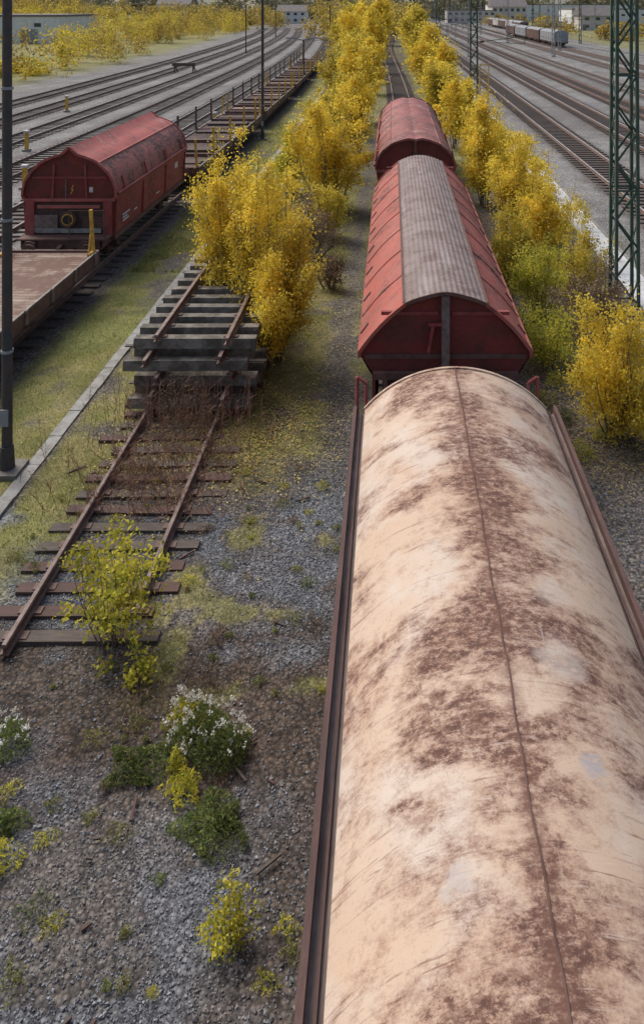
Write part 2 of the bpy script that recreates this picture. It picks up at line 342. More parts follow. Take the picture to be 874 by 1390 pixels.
def stones(n,x0,x1,y0,y1,s0,s1):
    x=rng.uniform(x0,x1,n);y=rng.uniform(y0,y1,n); cc,gr,g=ground_cols(x,y)
    soil=np.clip((cc[:,0]-cc[:,2])/np.maximum(cc[:,0],.01)*2.2,0,1)
    kp=(rng.random(n)<1-g)&(rng.random(n)<1-.9*soil); x=x[kp];y=y[kp];n=len(x)
    s=rng.uniform(s0,s1,n)[:,None]; c=np.stack([x,y,gz(x,y)+s[:,0]*.2],1)
    a=unit(rng.normal(size=(n,3)));b=unit(np.cross(a,rng.normal(size=(n,3))));d=np.cross(a,b)
    e=lambda: s*rng.uniform(.6,1.2,(n,1))
    P=np.stack([c+a*e(),c-a*e(),c+b*e(),c-b*e(),c+d*e()*.8,c-d*e()*.8],1)
    F=np.array([(0,2,4),(2,1,4),(1,3,4),(3,0,4),(2,0,5),(1,2,5),(3,1,5),(0,3,5)])
    return P.reshape(-1,3),(F[None]+(np.arange(n)*6)[:,None,None]).reshape(-1,3)
P1,F1=stones(90000,-6.3,.1,5.2,15,.007,.018)
P2,F2=stones(9000,-6.3,0,5.2,17,.016,.028)
P3,F3=stones(9000,2.4,6.8,8,24,.012,.03)
npmesh('gravel',np.concatenate([P1,P2,P3]),3,[M['stone']],False,np.concatenate([F1,F2+len(P1),F3+len(P1)+len(P2)]))
# ------------------------------------------------------------------ tracks
def track(xc,y0,y1,tiemat,warp=False,near=False,shine=True,step=.62,fn=None,tiejit=.0,gauge=1.5):
    b=MB(); L=2.45 if near else 2.6
    for yy in np.arange(y0+.3,y1,step):
        if random.random()<tiejit*.15: continue
        j=random.uniform(-1,1)*tiejit; h=random.uniform(-.012,.012) if near else 0
        w=.10 if near else .13; x0=xc-L/2+j*.5+random.uniform(-1,1)*tiejit*.8; x1=xc+L/2+j*.5+random.uniform(-1,1)*tiejit; sl=random.uniform(-.1,.1)*tiejit*2
        m=tiemat[int(random.random()*len(tiemat))]
        b.add([(x0,yy-w+sl,-.08),(x1,yy-w-sl,-.08),(x1,yy+w-sl,-.08),(x0,yy+w+sl,-.08),(x0,yy-w+sl,.045+h),(x1,yy-w-sl,.045+h),(x1,yy+w-sl,.045+h),(x0,yy+w+sl,.045+h)],
          [(4,5,6,7),(0,1,5,4),(1,2,6,5),(2,3,7,6),(3,0,4,7)],m)
        for sg in(-1,1):
            xr=xc+sg*gauge/2
            if near: b.box(xr-.16,xr+.16,yy-.07,yy+.07,.03+h,.062,M['rail'])
    ny=max(1,int((y1-y0)/4))
    for sg in(-1,1):
        xr=xc+sg*gauge/2; y00=y0+(0 if not near else (1.0 if sg>0 else -.05))
        b.prism([(xr-.065,.05),(xr+.065,.05),(xr+.06,.068),(xr+.012,.085),(xr+.012,.155),(xr-.012,.155),(xr-.012,.085),(xr-.06,.068)],y00,y1,M['rail'],ny=ny)
        b.prism([(xr-.036,.156),(xr+.036,.156),(xr+.036,.185),(xr+.028,.20),(xr-.028,.20),(xr-.036,.185)],y00,y1,M['railshine'] if shine else M['railtop'],ny=ny)
    if fn:
        b.v=[(p[0]+fn(p[1]),p[1],p[2]) for p in b.v]
    b.build('railway_track',warp=warp)
track(-4.3,10.6,22,[M['tiewood'],M['tiewood'],M['tiewoodrust']],near=True,shine=False,tiejit=.2,step=.46)
track(-10.2,-6,230,[M['tiewood']],warp=True,shine=False)
for t in LT[1:]: track(t,10,330,[M['tiewood'],M['concdark']],warp=True,shine=(t in(-15,-24)))
track(XW,-8,300,[M['tiewood']],shine=False,fn=lambda y:-1.9*float(sstep(60,170,y))+2*float(sstep(170,290,y)))
for t in RT: track(t,5,420,[M['tiewood'] if t<21 else M['concdark']],shine=(t in(11.05,15.6,24.6)))
# ------------------------------------------------------------------ running gear
def wheelset(b,xc,y):
    b.cyl((xc-.8,y,.62),(xc+.8,y,.62),.08,M['under'],8)
    for s in(-1,1):
        b.cyl((xc+s*.68,y,.64),(xc+s*.80,y,.64),.46,M['under'],20); b.cyl((xc+s*.80,y,.64),(xc+s*.84,y,.64),.36,M['brown'],20)
        b.box(xc+s*1.0-.1,xc+s*1.0+.1,y-.15,y+.15,.5,.78,M['under'])
def bogie(b,xc,y):
    for d in(-.9,.9): wheelset(b,xc,y+d)
    for s in(-1,1):
        b.prism([(xc+s*1.0-.07,.55),(xc+s*1.0+.07,.55),(xc+s*1.0+.07,.85),(xc+s*1.0-.07,.85)],y-1.35,y+1.35,M['under'])
        for e in(-.15,.15): b.cyl((xc+s*1.0,y+e,.45),(xc+s*1.0,y+e,.8),.09,M['brown'],8)
    b.box(xc-1.1,xc+1.1,y-.2,y+.2,.7,.95,M['under'])
def buffers(b,xc,y,d):
    for s in(-1,1):
        b.cyl((xc+s*.87,y,1.05),(xc+s*.87,y+d*.38,1.05),.1,M['under'],12); b.cyl((xc+s*.87,y+d*.38,1.05),(xc+s*.87,y+d*.43,1.05),.22,M['brown'],16)
    b.beam((xc,y,1.0),(xc,y+d*.35,.95),.12,.16,M['under']); b.cyl((xc+.4,y,.95),(xc+.4,y+d*.12,.6),.03,M['black'],6)
def frame(b,xc,y0,y1,hw=1.25):
    for s in(-1,1):
        b.box(xc+s*hw-.05,xc+s*hw+.05,y0,y1,.95,1.2,M['brown'])
    b.box(xc-hw,xc+hw,y0,y0+.12,.9,1.22,M['brown']); b.box(xc-hw,xc+hw,y1-.12,y1,.9,1.22,M['brown'])
    b.box(xc-.25,xc+.25,y0+.12,y1-.12,.95,1.15,M['under'])
    buffers(b,xc,y0,-1); buffers(b,xc,y1,1)
def hopperbottom(b,xc,y0,y1,hw,ztop,m):
    n=4; L=(y1-y0)/n
    for i in range(n):
        a=y0+i*L+.05; c=a+L-.1
        for s in(-1,1):
            b.add([(xc+s*hw,a,ztop),(xc+s*hw,c,ztop),(xc+s*.75,c-L*.2,.95),(xc+s*.75,a+L*.2,.95),(xc+s*.0,a,ztop),(xc,c,ztop),(xc+s*.3,c-L*.2,.95),(xc+s*.3,a+L*.2,.95)],
              [(0,1,2,3),(0,3,7,4),(1,5,6,2),(3,2,6,7)],m)
def handrail(b,pts,m,r=.018):
    for p,q in zip(pts[:-1],pts[1:]): b.cyl(p,q,r,m,6)
def rungs(b,x,y,z0,z1,m,w=.4):
    b.cyl((x-w/2,y,z0),(x-w/2,y,z1),.02,m,6); b.cyl((x+w/2,y,z0),(x+w/2,y,z1),.02,m,6)
    z=z0+.15
    while z<z1: b.cyl((x-w/2,y,z),(x+w/2,y,z),.014,m,6); z+=.28
# ---- near cream wagon
b=MB(); y0,y1=-.9,11.95; hw=1.33; zE=2.58; rise=.60
R=(hw*hw+rise*rise)/(2*rise); zc=zE+rise-R
A=math.asin(hw/R); nx_=56; ny_=170
ii_=np.arange(nx_+1); jj_=np.arange(ny_+1); AA,YY=np.meshgrid(-A+2*A*ii_/nx_, y0+(y1-y0)*jj_/ny_)
RX=R*np.sin(AA); RZ=zc+R*np.cos(AA); dz=(fbm(RX,YY*2.2,1.1,301)-.5)*.034; frr=(YY/1.28)%1.0
dz+=.006*np.exp(-((np.minimum(frr,1-frr))*1.28/.03)**2)
RZ=RZ+dz*np.minimum(1,(hw-np.abs(RX))*6)
vs=np.stack([XW+RX,YY,RZ],-1).reshape(-1,3).tolist(); fs=[]
for j in range(ny_):
    for i in range(nx_):
        a=j*(nx_+1)+i; fs.append((a,a+1,a+nx_+2,a+nx_+1))
b.add(vs,fs,M['cream'],True)
pv=[];pf=[]
for j in range(0,ny_+1):
    y=y0+(y1-y0)*j/ny_; z=RZ[j,nx_//2]; wob=.006*math.sin(y*3.1)+.004*math.sin(y*9)
    pv+= [(XW-.013+wob,y,z-.010),(XW-.006+wob,y,z+.009),(XW+.004+wob,y,z+.009),(XW+.010+wob,y,z-.010)]
for j in range(ny_):
    for i in range(3): a=j*4+i; pf.append((a,a+1,a+5,a+4))
b.add(pv,pf,M['brown'])
for i in range(nx_):
    a0=-A+2*A*i/nx_;a1=-A+2*A*(i+1)/nx_
    for yy in(y0,y1): b.beam((XW+R*math.sin(a0),yy,zc+R*math.cos(a0)),(XW+R*math.sin(a1),yy,zc+R*math.cos(a1)),.05,.035,M['cream'])
prof=[(XW+R*math.sin(-A+2*A*i/20),zc+R*math.cos(-A+2*A*i/20)-.02) for i in range(21)]
for yy in(y0+.06,y1-.06): b.add([(x,yy,z) for x,z in prof]+[(XW+hw,yy,1.3),(XW-hw,yy,1.3)],[tuple(range(23))],M['endred'])
for s in(-1,1):
    f=lambda a,c:(min(XW+s*a,XW+s*c),max(XW+s*a,XW+s*c))
    x=f(1.45,1.50); b.box(*x,y0-.05,y1+.05,2.44,2.60,M['gutter'])
    x=f(1.30,1.45); b.box(*x,y0,y1,2.46,2.50,M['channel'])
    x=f(1.375,1.395); b.box(*x,y0,y1,2.50,2.53,M['gutter'])
    x=f(1.27,1.31); b.box(*x,y0,y1,2.47,2.585,M['gutter'])
    x=f(1.36,1.40); b.box(*x,y0,y1,1.2,2.455,M['redside'])
frame(b,XW,y0,y1); bogie(b,XW,1.6); bogie(b,XW,9.6); hopperbottom(b,XW,3,8.5,1.35,1.9,M['endred'])
b.build('covered_hopper_wagon')
# ---- wagon 2
b=MB(); y0,y1=14.1,27.1
for s in(-1,1):
    npan=8; L=(y1-y0)/npan
    for i in range(npan):
        a=y0+i*L; c=a+L
        pr=[]
        for t in np.linspace(0,1,7):
            x=1.5+(.70-1.5)*t+.03*math.sin(math.pi*t); z=2.5+(3.33-2.5)*t+.04*math.sin(math.pi*t); pr.append((XW+s*x,z))
        b.prism(pr,a+.012,c-.012,M['red2'],closed=False,smooth=True)
        for (p,q) in zip(pr[:-1],pr[1:]):
            b.beam((p[0],a,p[1]+.002),(q[0],a,q[1]+.002),.045,.03,M['red2'])
        b.box(min(XW+s*1.47,XW+s*1.53),max(XW+s*1.47,XW+s*1.53),a+.01,c-.01,2.40,2.51,M['red2'])
        b.beam((XW+s*1.52,a+L*.5,2.47),(XW+s*1.36,a+L*.5,2.68),.07,.05,M['brown'])
    for (p,q) in zip(pr[:-1],pr[1:]): b.beam((p[0],y1,p[1]+.01),(q[0],y1,q[1]+.01),.06,.05,M['red2']); b.beam((p[0],y0-.01,p[1]+.012),(q[0],y0-.01,q[1]+.012),.07,.06,M['red2'])
    b.beam((XW+s*.72,y0,3.34),(XW+s*.72,y1,3.34),.05,.06,M['brown'])
    b.add([(XW+s*1.5,y0+.1,2.42),(XW+s*1.5,y1-.1,2.42),(XW+s*1.28,y1-.1,2.05),(XW+s*1.28,y0+.1,2.05)],[(0,1,2,3)],M['redside'])
    b.box(min(XW+s*1.24,XW+s*1.3),max(XW+s*1.24,XW+s*1.3),y0+1,y1-1,1.2,2.05,M['redside'])
pr=[]
for i in range(73):
    t=-1+2*i/72; pr.append((XW+t*.70,3.36+.19*(1-t*t)+.008*math.cos(t*math.pi*14)))
b.prism(pr,y0-.06,y1+.06,M['greystrip'],closed=False,smooth=True)
for p,q in zip(pr[::6][:-1],pr[::6][1:]): b.beam((p[0],y0-.05,p[1]-.02),(q[0],y0-.05,q[1]-.02),.03,.06,M['brown'])
for yy,d in((y0+.10,-1),(y1-.10,1)):
    outl=[(-1.28,2.12),(-1.48,2.42),(-1.46,2.50),(-1.05,2.96),(-.70,3.31),(-.35,3.44),(0,3.50),(.35,3.44),(.70,3.31),(1.05,2.96),(1.46,2.50),(1.48,2.42),(1.28,2.12)]
    P=[(XW+x,z) for x,z in outl]
    b.prism(P,yy-.015,yy+.015,M['endred'])
    b.beam((XW,yy+d*.07,1.3),(XW,yy+d*.07,3.48),.14,.10,M['channel'],up=(0,1,0))
    b.box(XW-1.40,XW+1.40,yy-.04,yy+.04,2.36,2.44,M['brown'])
    for sx in (-.62,.62): b.box(XW+sx-.5,XW+sx+.5,yy-.035,yy+.035,3.12,3.18,M['redside'])
    b.beam((XW-.3,yy+d*.09,2.5),(XW-.22,yy+d*.09,2.95),.05,.06,M['redside']); b.beam((XW-.06,yy+d*.09,2.98),(XW-.3,yy+d*.09,2.98),.05,.05,M['redside'])
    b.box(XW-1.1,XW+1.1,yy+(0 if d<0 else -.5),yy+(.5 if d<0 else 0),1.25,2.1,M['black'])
    b.box(XW-1.25,XW+1.25,yy+d*.2-.04,yy+d*.2+.04,2.08,2.20,M['brown'])
    for s in(-1,1):
        b.box(XW+s*.75-.28,XW+s*.75+.28,yy+d*.245-.005,yy+d*.245+.005,2.09,2.19,M['under'])
        b.beam((XW+s*1.05,yy+d*.3,1.2),(XW+s*1.05,yy+d*.2,2.1),.07,.07,M['brown'])
        handrail(b,[(XW+s*1.52,yy+d*.5,1.2),(XW+s*1.52,yy+d*.5,2.25),(XW+s*1.37,yy+d*.5,2.15),(XW+s*1.37,yy+d*.5,1.2)],M['redroofL'],.03)
    b.box(XW-1.55,XW+1.55,min(yy,yy+d*.6),max(yy,yy+d*.6),1.18,1.23,M['brown'])
frame(b,XW,y0-.5,y1+.5); bogie(b,XW,y0+1.9); bogie(b,XW,y1-1.9); hopperbottom(b,XW,y0+3.2,y1-3.2,1.28,2.05,M['endred'])
b.build('covered_hopper_wagon')
# ---- rounded roof hopper
def roundhopper(xc,y0,y1,mroof,mright,npan,peak=3.62,warp=False,twoaxle=False):
    b=MB(); half=[(1.50,2.42),(1.485,2.62),(1.40,2.88),(1.22,3.12),(.96,3.34),(.78,3.44),(.5,3.54),(.25,3.60),(0,peak)]
    half=[(x,2.42+(z-2.42)*(peak-2.42)/1.2) for x,z in half]
    for s,mt in((-1,mroof),(1,mright)):
        lo=[(xc+s*x,z) for x,z in half[:6]]; hi=[(xc+s*x,z+.015) for x,z in half[4:]]
        b.prism(lo,y0,y1,mt,closed=False,smooth=True,ny=12); b.prism(hi,y0,y1,mroof,closed=False,smooth=True,ny=12)
        b.beam((xc+s*.94,y0,half[4][1]+.02),(xc+s*.94,y1,half[4][1]+.02),.05,.06,mroof)
        L=(y1-y0)/npan
        for i in range(npan+1):
            y=y0+i*L; end=i in(0,npan)
            for p,q in zip(lo[:-1],lo[1:]): b.beam((p[0],y,p[1]),(q[0],y,q[1]),.05,.05 if end else .02,mroof)
            if end:
                for p,q in zip(hi[:-1],hi[1:]): b.beam((p[0],y,p[1]),(q[0],y,q[1]),.04,.03,mroof)
        b.cyl((xc+s*1.54,y0+.1,2.50),(xc+s*1.54,y1-.1,2.50),.05,M['redside'],8)
        for yc in np.linspace(y0+.8,y1-.8,4): b.beam((xc+s*1.54,yc,2.50),(xc+s*1.42,yc,2.95),.06,.05,M['redside'])
        b.box(min(xc+s*1.40,xc+s*1.52),max(xc+s*1.40,xc+s*1.52),y0,y1,2.34,2.42,M['redside'])
        if twoaxle:
            b.add([(xc+s*1.46,y0+.12,2.35),(xc+s*1.46,y1-.12,2.35),(xc+s*1.40,y1-.12,1.1),(xc+s*1.40,y0+.12,1.1)],[(0,1,2,3)],M['redside'])
            for i in (0,2,4,6):
                y=y0+.14+(y1-y0-.28)*i/6; b.beam((xc+s*1.48,y,2.34),(xc+s*1.42,y,1.1),.07,.05,M['redside'],up=(0,1,0))
            b.beam((xc+s*1.42,y0+.1,1.1),(xc+s*1.42,y1-.1,1.1),.07,.14,M['brown'])
            b.box(min(xc+s*1.455,xc+s*1.475),max(xc+s*1.455,xc+s*1.475),y0+7.2,y0+7.6,1.9,2.12,M['white'])
            for (a_,z_,w_) in ((.8,1.62,.7),(.8,1.52,.45),(.8,1.42,.6),(2.0,1.5,.3),(4.6,1.45,.4)): b.box(min(xc+s*1.445,xc+s*1.468),max(xc+s*1.445,xc+s*1.468),y0+a_,y0+a_+w_,z_,z_+.045,M['white'])
        else:
            b.add([(xc+s*1.46,y0+.12,2.35),(xc+s*1.46,y1-.12,2.35),(xc+s*1.25,y1-.12,1.9),(xc+s*1.25,y0+.12,1.9)],[(0,1,2,3)],M['redside'])
    for yy,d in((y0,-1),(y1,1)):
        P=[(xc-x,z-.02) for x,z in half[:]]+[(xc+x,z-.02) for x,z in half[:-1][::-1]]
        zb=1.15 if twoaxle else 1.75
        full=[(xc-1.40,zb)]+P+[(xc+1.40,zb)]
        b.prism(full,yy-d*.10-.015,yy-d*.10+.015,M['endred'])
        for p,q in zip(P[:-1],P[1:]): b.beam((p[0],yy,p[1]+.02),(q[0],yy,q[1]+.02),.06,.08,mroof)
        b.box(xc-1.46,xc+1.46,yy-d*.04-.05,yy-d*.04+.05,2.27,2.36,M['redroofL'])
        if twoaxle:
            for xx in(-.55,.55): b.beam((xc+xx,yy-d*.05,2.36),(xc+xx*.9,yy-d*.05,3.45),.06,.05,M['redside'],up=(0,1,0))
            b.box(xc-1.2,xc+1.2,yy-d*.06-.02,yy-d*.06+.02,3.0,3.06,M['redside'])
            b.cyl((xc-.1,yy,2.4),(xc-.1,yy,3.0),.02,M['channel'],6)
            b.box(xc+.62,xc+.74,yy-d*.08-.008,yy-d*.08+.03,2.55,2.72,M['white'])
            b.box(xc-1.25,xc+1.25,yy-d*.06-.02,yy-d*.06+.02,1.30,2.2,M['under'])
            b.box(xc-1.38,xc-1.10,yy-.05,yy+.05,1.2,2.3,M['redside']); b.box(xc+1.10,xc+1.38,yy-.05,yy+.05,1.2,2.3,M['redside'])
            b.box(xc-1.0,xc+1.0,yy+d*.02-.02,yy+d*.02+.02,2.06,2.16,M['redroofL'])
            b.box(xc-1.1,xc-.35,yy+d*.02-.02,yy+d*.02+.02,1.3,1.85,M['channel']); b.box(xc+.45,xc+1.1,yy+d*.02-.02,yy+d*.02+.02,1.35,1.8,M['gutter'])
            b.box(xc-1.05,xc+1.05,yy+d*.05-.02,yy+d*.05+.02,1.28,1.42,M['concrete'])
            b.cyl((xc,yy,1.72),(xc,yy+d*.12,1.72),.26,M['brown'],18); b.cyl((xc,yy+d*.12,1.72),(xc,yy+d*.14,1.72),.19,M['yellow'],18); b.cyl((xc,yy+d*.14,1.72),(xc,yy+d*.16,1.72),.15,M['black'],18)
            if d<0: # high-voltage flash
                for p,q in (((.12,2.78),(.04,2.64)),((.04,2.64),(.12,2.66)),((.12,2.66),(.03,2.50))): b.beam((xc+p[0],yy+.07,p[1]),(xc+q[0],yy+.07,q[1]),.03,.025,M['yellow'],up=(0,1,0))
            handrail(b,[(xc+.2,yy+d*.5,1.2),(xc+.2,yy+d*.5,2.1),(xc+1.3,yy+d*.5,2.1),(xc+1.3,yy+d*.5,1.2)],M['brown'],.02)
        else:
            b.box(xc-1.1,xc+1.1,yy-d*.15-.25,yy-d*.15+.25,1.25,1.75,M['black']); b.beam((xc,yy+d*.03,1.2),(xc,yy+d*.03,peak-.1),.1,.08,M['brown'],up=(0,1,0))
            for s in(-1,1): b.beam((xc+s*1.35,yy,2.3),(xc+s*.2,yy,1.9),.06,.05,M['brown'],up=(0,1,0))
            rungs(b,xc-.9,yy+d*.2,1.2,2.3,M['brown'])
        b.box(xc-1.4,xc+1.4,min(yy-d*.05,yy+d*.6),max(yy-d*.05,yy+d*.6),1.18,1.23,M['brown'])
    frame(b,xc,y0-.55,y1+.55)
    if twoaxle:
        wheelset(b,xc,y0+1.4); wheelset(b,xc,y1-1.4)
        for y in(y0+1.4,y1-1.4):
            for s in(-1,1): b.beam((xc+s*1.05,y-.6,.9),(xc+s*1.05,y+.6,.9),.1,.08,M['under'])
        hopperbottom(b,xc,y0+2.3,y1-2.3,1.2,1.3,M['redside'])
    else:
        bogie(b,xc,y0+1.9); bogie(b,xc,y1-1.9); hopperbottom(b,xc,y0+3,y1-3,1.25,1.9,M['endred'])
    b.build('covered_hopper_wagon',warp=warp)
roundhopper(XW-.05,30.6,44.6,M['red3'],M['redworn'],8,peak=3.55)
roundhopper(-10.35,26.0,34.9,M['redroofL'],M['redworn'],3,twoaxle=True,peak=3.80)
# ---- flat wagons
def flatwagon(xc,y0,y1,deck,stakes,warp=True):
    b=MB(); z=1.16
    ny=max(1,int((y1-y0)/2))
    b.prism([(xc-1.36,z-.06),(xc+1.36,z-.06),(xc+1.36,z),(xc-1.36,z)],y0,y1,deck,ny=ny)
    for s in(-1,1):
        xa=xc+s*1.40
        b.prism([(xa-.04,.86),(xa+.04,.86),(xa+.04,z+.05),(xa-.04,z+.05)],y0,y1,M['brown'],ny=ny)
        b.prism([(xa-.025,z+.052),(xa+.025,z+.052),(xa+.025,z+.065),(xa-.025,z+.065)],y0,y1,M['concrete'],ny=ny)
        b.prism([(xa-.07,.84),(xa+.07,.84),(xa+.07,.86),(xa-.07,.86)],y0,y1,M['under'],ny=ny)
        b.prism([(xc+s*.5-.06,.55),(xc+s*.5+.06,.55),(xc+s*.5+.06,1.08),(xc+s*.5-.06,1.08)],y0+2,y1-2,M['under'],ny=ny)
        for y in np.arange(y0+.5,y1,1.5):
            b.box(xa+s*.055-.03,xa+s*.055+.03,y-.06,y+.06,.9,z+.09,M['channel'])
    for yy,d in((y0,-1),(y1,1)):
        b.box(xc-1.40,xc+1.40,yy-.05,yy+.05,.85,z+.06,M['brown']); buffers(b,xc,yy,d)
        if stakes:
            for s in(-1,1):
                b.beam((xc+s*1.3,yy-d*.12,z),(xc+s*1.22,yy-d*.12,z+1.3),.08,.11,M['yellow'],up=(0,1,0)); b.beam((xc+s*1.3,yy-d*.12,z+.05),(xc+s*1.3,yy-d*.5,z+.05),.08,.08,M['yellow'])
                b.beam((xc+s*1.27,yy-d*.45,z),(xc+s*1.22,yy-d*.12,z+.6),.05,.05,M['yellow'])
    if stakes>1:
        for y in np.linspace(y0+3,y1-3,4):
            for s in(-1,1): b.beam((xc+s*1.42,y,z-.2),(xc+s*1.42,y,z+1.45),.10,.10,M['yellow'] if s>0 else M['brown'])
            b.box(xc-1.36,xc+1.36,y-.1,y+.1,z+.002,z+.16,M['brown'])
        for y in np.linspace(y0+1.5,y1-1.5,6):
            b.box(xc-1.2,xc+1.2,y-.5,y+.5,z+.003,z+.05+.1*random.random(),M['deck'] if random.random()<.4 else M['under'])
    bogie(b,xc,y0+2.2); bogie(b,xc,y1-2.2)
    b.build('flat_wagon',warp=warp)
flatwagon(-10.2,5.4,24.3,M['deck'],1)
yy=36.9
for i in range(4):
    flatwagon(-10.2,yy,yy+18.4,M['deck2'],2); yy+=19.9
# ------------------------------------------------------------------ stack of track panels
b=MB(); z=.20
for Lr in range(4):
    xs=-4.2+[.0,.12,-.1,.05][Lr]; ya=[16.9,17.1,16.95,17.15][Lr]
    for y in np.arange(ya,23.2,.6):
        j=random.uniform(-.05,.05); sk_=random.uniform(-.02,.02)
        pr=[(y-.14,z),(y+.14,z),(y+.11,z+.2),(y-.11,z+.2)]
        b.add([(xs-1.28+j,p[0]-sk_,p[1]) for p in pr]+[(xs+1.28+j,p[0]+sk_,p[1]) for p in pr],[(0,3,2,1),(4,5,6,7),(0,1,5,4),(1,2,6,5),(2,3,7,6),(3,0,4,7)],M['conctie'] if random.random()<.75 else M['concdark'])
    for s in(-1,1):
        xr=xs+s*.75; yb=ya-.45+random.uniform(-.1,.25)
        b.prism([(xr-.065,z+.202),(xr+.065,z+.202),(xr+.012,z+.235),(xr+.012,z+.31),(xr-.012,z+.31),(xr-.012,z+.235)],yb,23.3,M['rail'])
        b.box(xr-.036,xr+.036,yb,23.3,z+.311,z+.352,M['railtop'])
        for y in np.arange(ya,23.2,.6): b.box(xr-.15,xr+.15,y-.06,y+.06,z+.201,z+.225,M['rail'])
    if Lr<3:
        for y in (ya+.25,ya+3,ya+5): b.box(xs-1.35,xs+1.4,y-.05,y+.05,z+.353,z+.376,M['tiewood'])
    z+=.378
b.build('track_panel_stack')
# ------------------------------------------------------------------ cable duct and path
b=MB(); y=4.0
while y<150:
    L=1.0 if y<60 else 4; j=random.uniform(-.008,.008); h=.045+random.uniform(-.008,.006)
    b.box(-6.75+j,-6.51+j,y+.008,y+L-.008,-.05,h,M['concrete']); y+=L
b.build('concrete_cable_duct',warp=True)
b=MB(); y=3
while y<330:
    L=2.0 if y<80 else 8
    b.box(7.02+random.uniform(-.01,.01),7.88,y+.01,y+L-.01,-.05,.04+random.uniform(-.004,.004),M['path'])
    b.box(7.885,7.98,y+.01,y+L-.01,-.05,.07,M['concrete']); y+=L
b.build('concrete_path')
# ------------------------------------------------------------------ masts
def lattice(x,y,h,w,mat,name,arms=(),det=True,step=.8):
    b=MB(); tw=w*.8
    def half(z): return (w+(tw-w)*z/h)/2
    t=.085; bw=.06
    for sx in(-1,1):
        for sy in(-1,1):
            b.beam((x+sx*half(0),y+sy*half(0),0),(x+sx*half(h),y+sy*half(h),h),t,t,mat)
    z=.2;i=0
    while z<h-step:
        z2=z+step; a=half(z);c=half(z2); s=1 if i%2 else -1
        for sy in(-1,1):
            b.beam((x-s*a,y+sy*a,z),(x+s*c,y+sy*c,z2),.02,bw,mat)
            if i%4==0: b.beam((x-s*a,y+sy*a,z),(x+s*a,y+sy*a,z),.02,.05,mat)
        for sx in(-1,1):
            b.beam((x+sx*a,y-s*a,z),(x+sx*c,y+s*c,z2),.02,bw,mat)
        z=z2;i+=1
    b.box(x-w*.75,x+w*.75,y-w*.75,y+w*.75,-.1,.12,M['concrete'])
    for (dx,za) in arms:
        zt=za+1.4; e=x+dx
        b.cyl((x,y,za),(e,y,za+.5),.035,mat,6); b.cyl((x,y,zt),(e*.75+x*.25,y,za+.42),.03,mat,6)
        b.cyl((e,y,za+.5),(e,y,za-.1),.03,mat,6); b.cyl((x+dx*.4,y,za),(e,y,za-.1),.025,mat,6)
        b.cyl((x+dx*.12,y,za+.05),(x+dx*.2,y,za+.09),.09,M['brown'],8)
    return b.build(name)
lattice(6.52,22.8,13,.62,M['mastgreen'],'lattice_mast',arms=((4.4,9.9),))
lattice(6.75,67,12.5,.6,M['mastgreen'],'lattice_mast',arms=((4.2,5.6),))
for yy in (122,180,240,300): lattice(6.9,yy,11,.6,M['mastgreen'],'lattice_mast',arms=((4.2,5.6),),det=False)
for yy in (88,140,195,255,320):
    for xx in (27.8,13.3 if yy>100 else 38.5): lattice(xx,yy,10.5,.5,M['mastgrey'],'catenary_mast',arms=((-3.1,5.6),(3.1,5.6)),det=False)
for (xx,yy) in ((44,120),(44,190),(50,260),(60,330),(18,230),(22,300),(70,280),(36,400),(55,400),(33,160),(39,225),(80,360)): lattice(xx,yy,10.5,.5,M['mastgrey'] if (xx+yy)%3 else M['mastgreen'],'catenary_mast',arms=((-3.1,5.6),(3.1,5.6)),det=False,step=1.2)
for xx in (11.05,15.6,20.1,24.6,31):
    b=MB(); ys=np.arange(20,400,58)
    for i in range(len(ys)-1):
        a,c=ys[i],ys[i+1]; b.cyl((xx,a,5.5),(xx,c,5.5),.012,M['steel'],4)
        pts=[(xx,a+(c-a)*t,7.0-3.2*t*(1-t)*1.0) for t in np.linspace(0,1,9)]
        for p,q in zip(pts[:-1],pts[1:]): b.cyl(p,q,.011,M['steel'],4); b.cyl(q,(q[0],q[1],5.5),.006,M['steel'],3)
    b.build('overhead_wire')
def pole(x,y,h,r,name='lamp_post',lamp=True):
    b=MB(); b.cyl((x,y,0),(x,y,h),r,M['steel'],14,r*.8)
    b.cyl((x,y,0),(x,y,.5),r*1.5,M['steel'],14,r*1.2); b.box(x-.28,x+.28,y-.28,y+.28,-.1,.10,M['concdark'])
    z=2.2
    while z<h: b.cyl((x,y,z),(x,y,z+.05),r*1.15,M['mastgrey'],14); z+=2.4
    b.box(x-.07,x+.07,y-r-.03,y-r,.9,1.2,M['mastgrey'])
    if lamp:
        b.cyl((x,y,h-.1),(x+1.2,y,h+.2),.04,M['steel'],8); b.cyl((x,y,h-.1),(x-1.2,y,h+.2),.04,M['steel'],8)
        for s in(-1,1): b.box(x+s*1.5-.4,x+s*1.5+.4,y-.15,y+.15,h+.1,h+.25,M['mastgrey'])
    b.build(name)
pole(-7.02,14.8,14,.095); pole(-8.3,52,13,.10); pole(-9.6,88,5,.11); pole(-27,150,9,.12); pole(-13,170,9,.12); pole(-33,230,10,.14)
b=MB(); x,y=7.95,70
for sx in(-.38,.38):
    b.beam((x+sx,y,0),(x+sx,y,3.6),.08,.08,M['yellow']); b.beam((x+sx,y+1.0,0),(x+sx,y,2.6),.06,.06,M['yellow'])
for z in np.arange(.3,3.6,.4): b.beam((x-.38,y,z),(x+.38,y,z),.05,.05,M['yellow'])
b.beam((x-.45,y,3.6),(x+.45,y,3.6),.07,.07,M['yellow']); b.build('yellow_ladder')
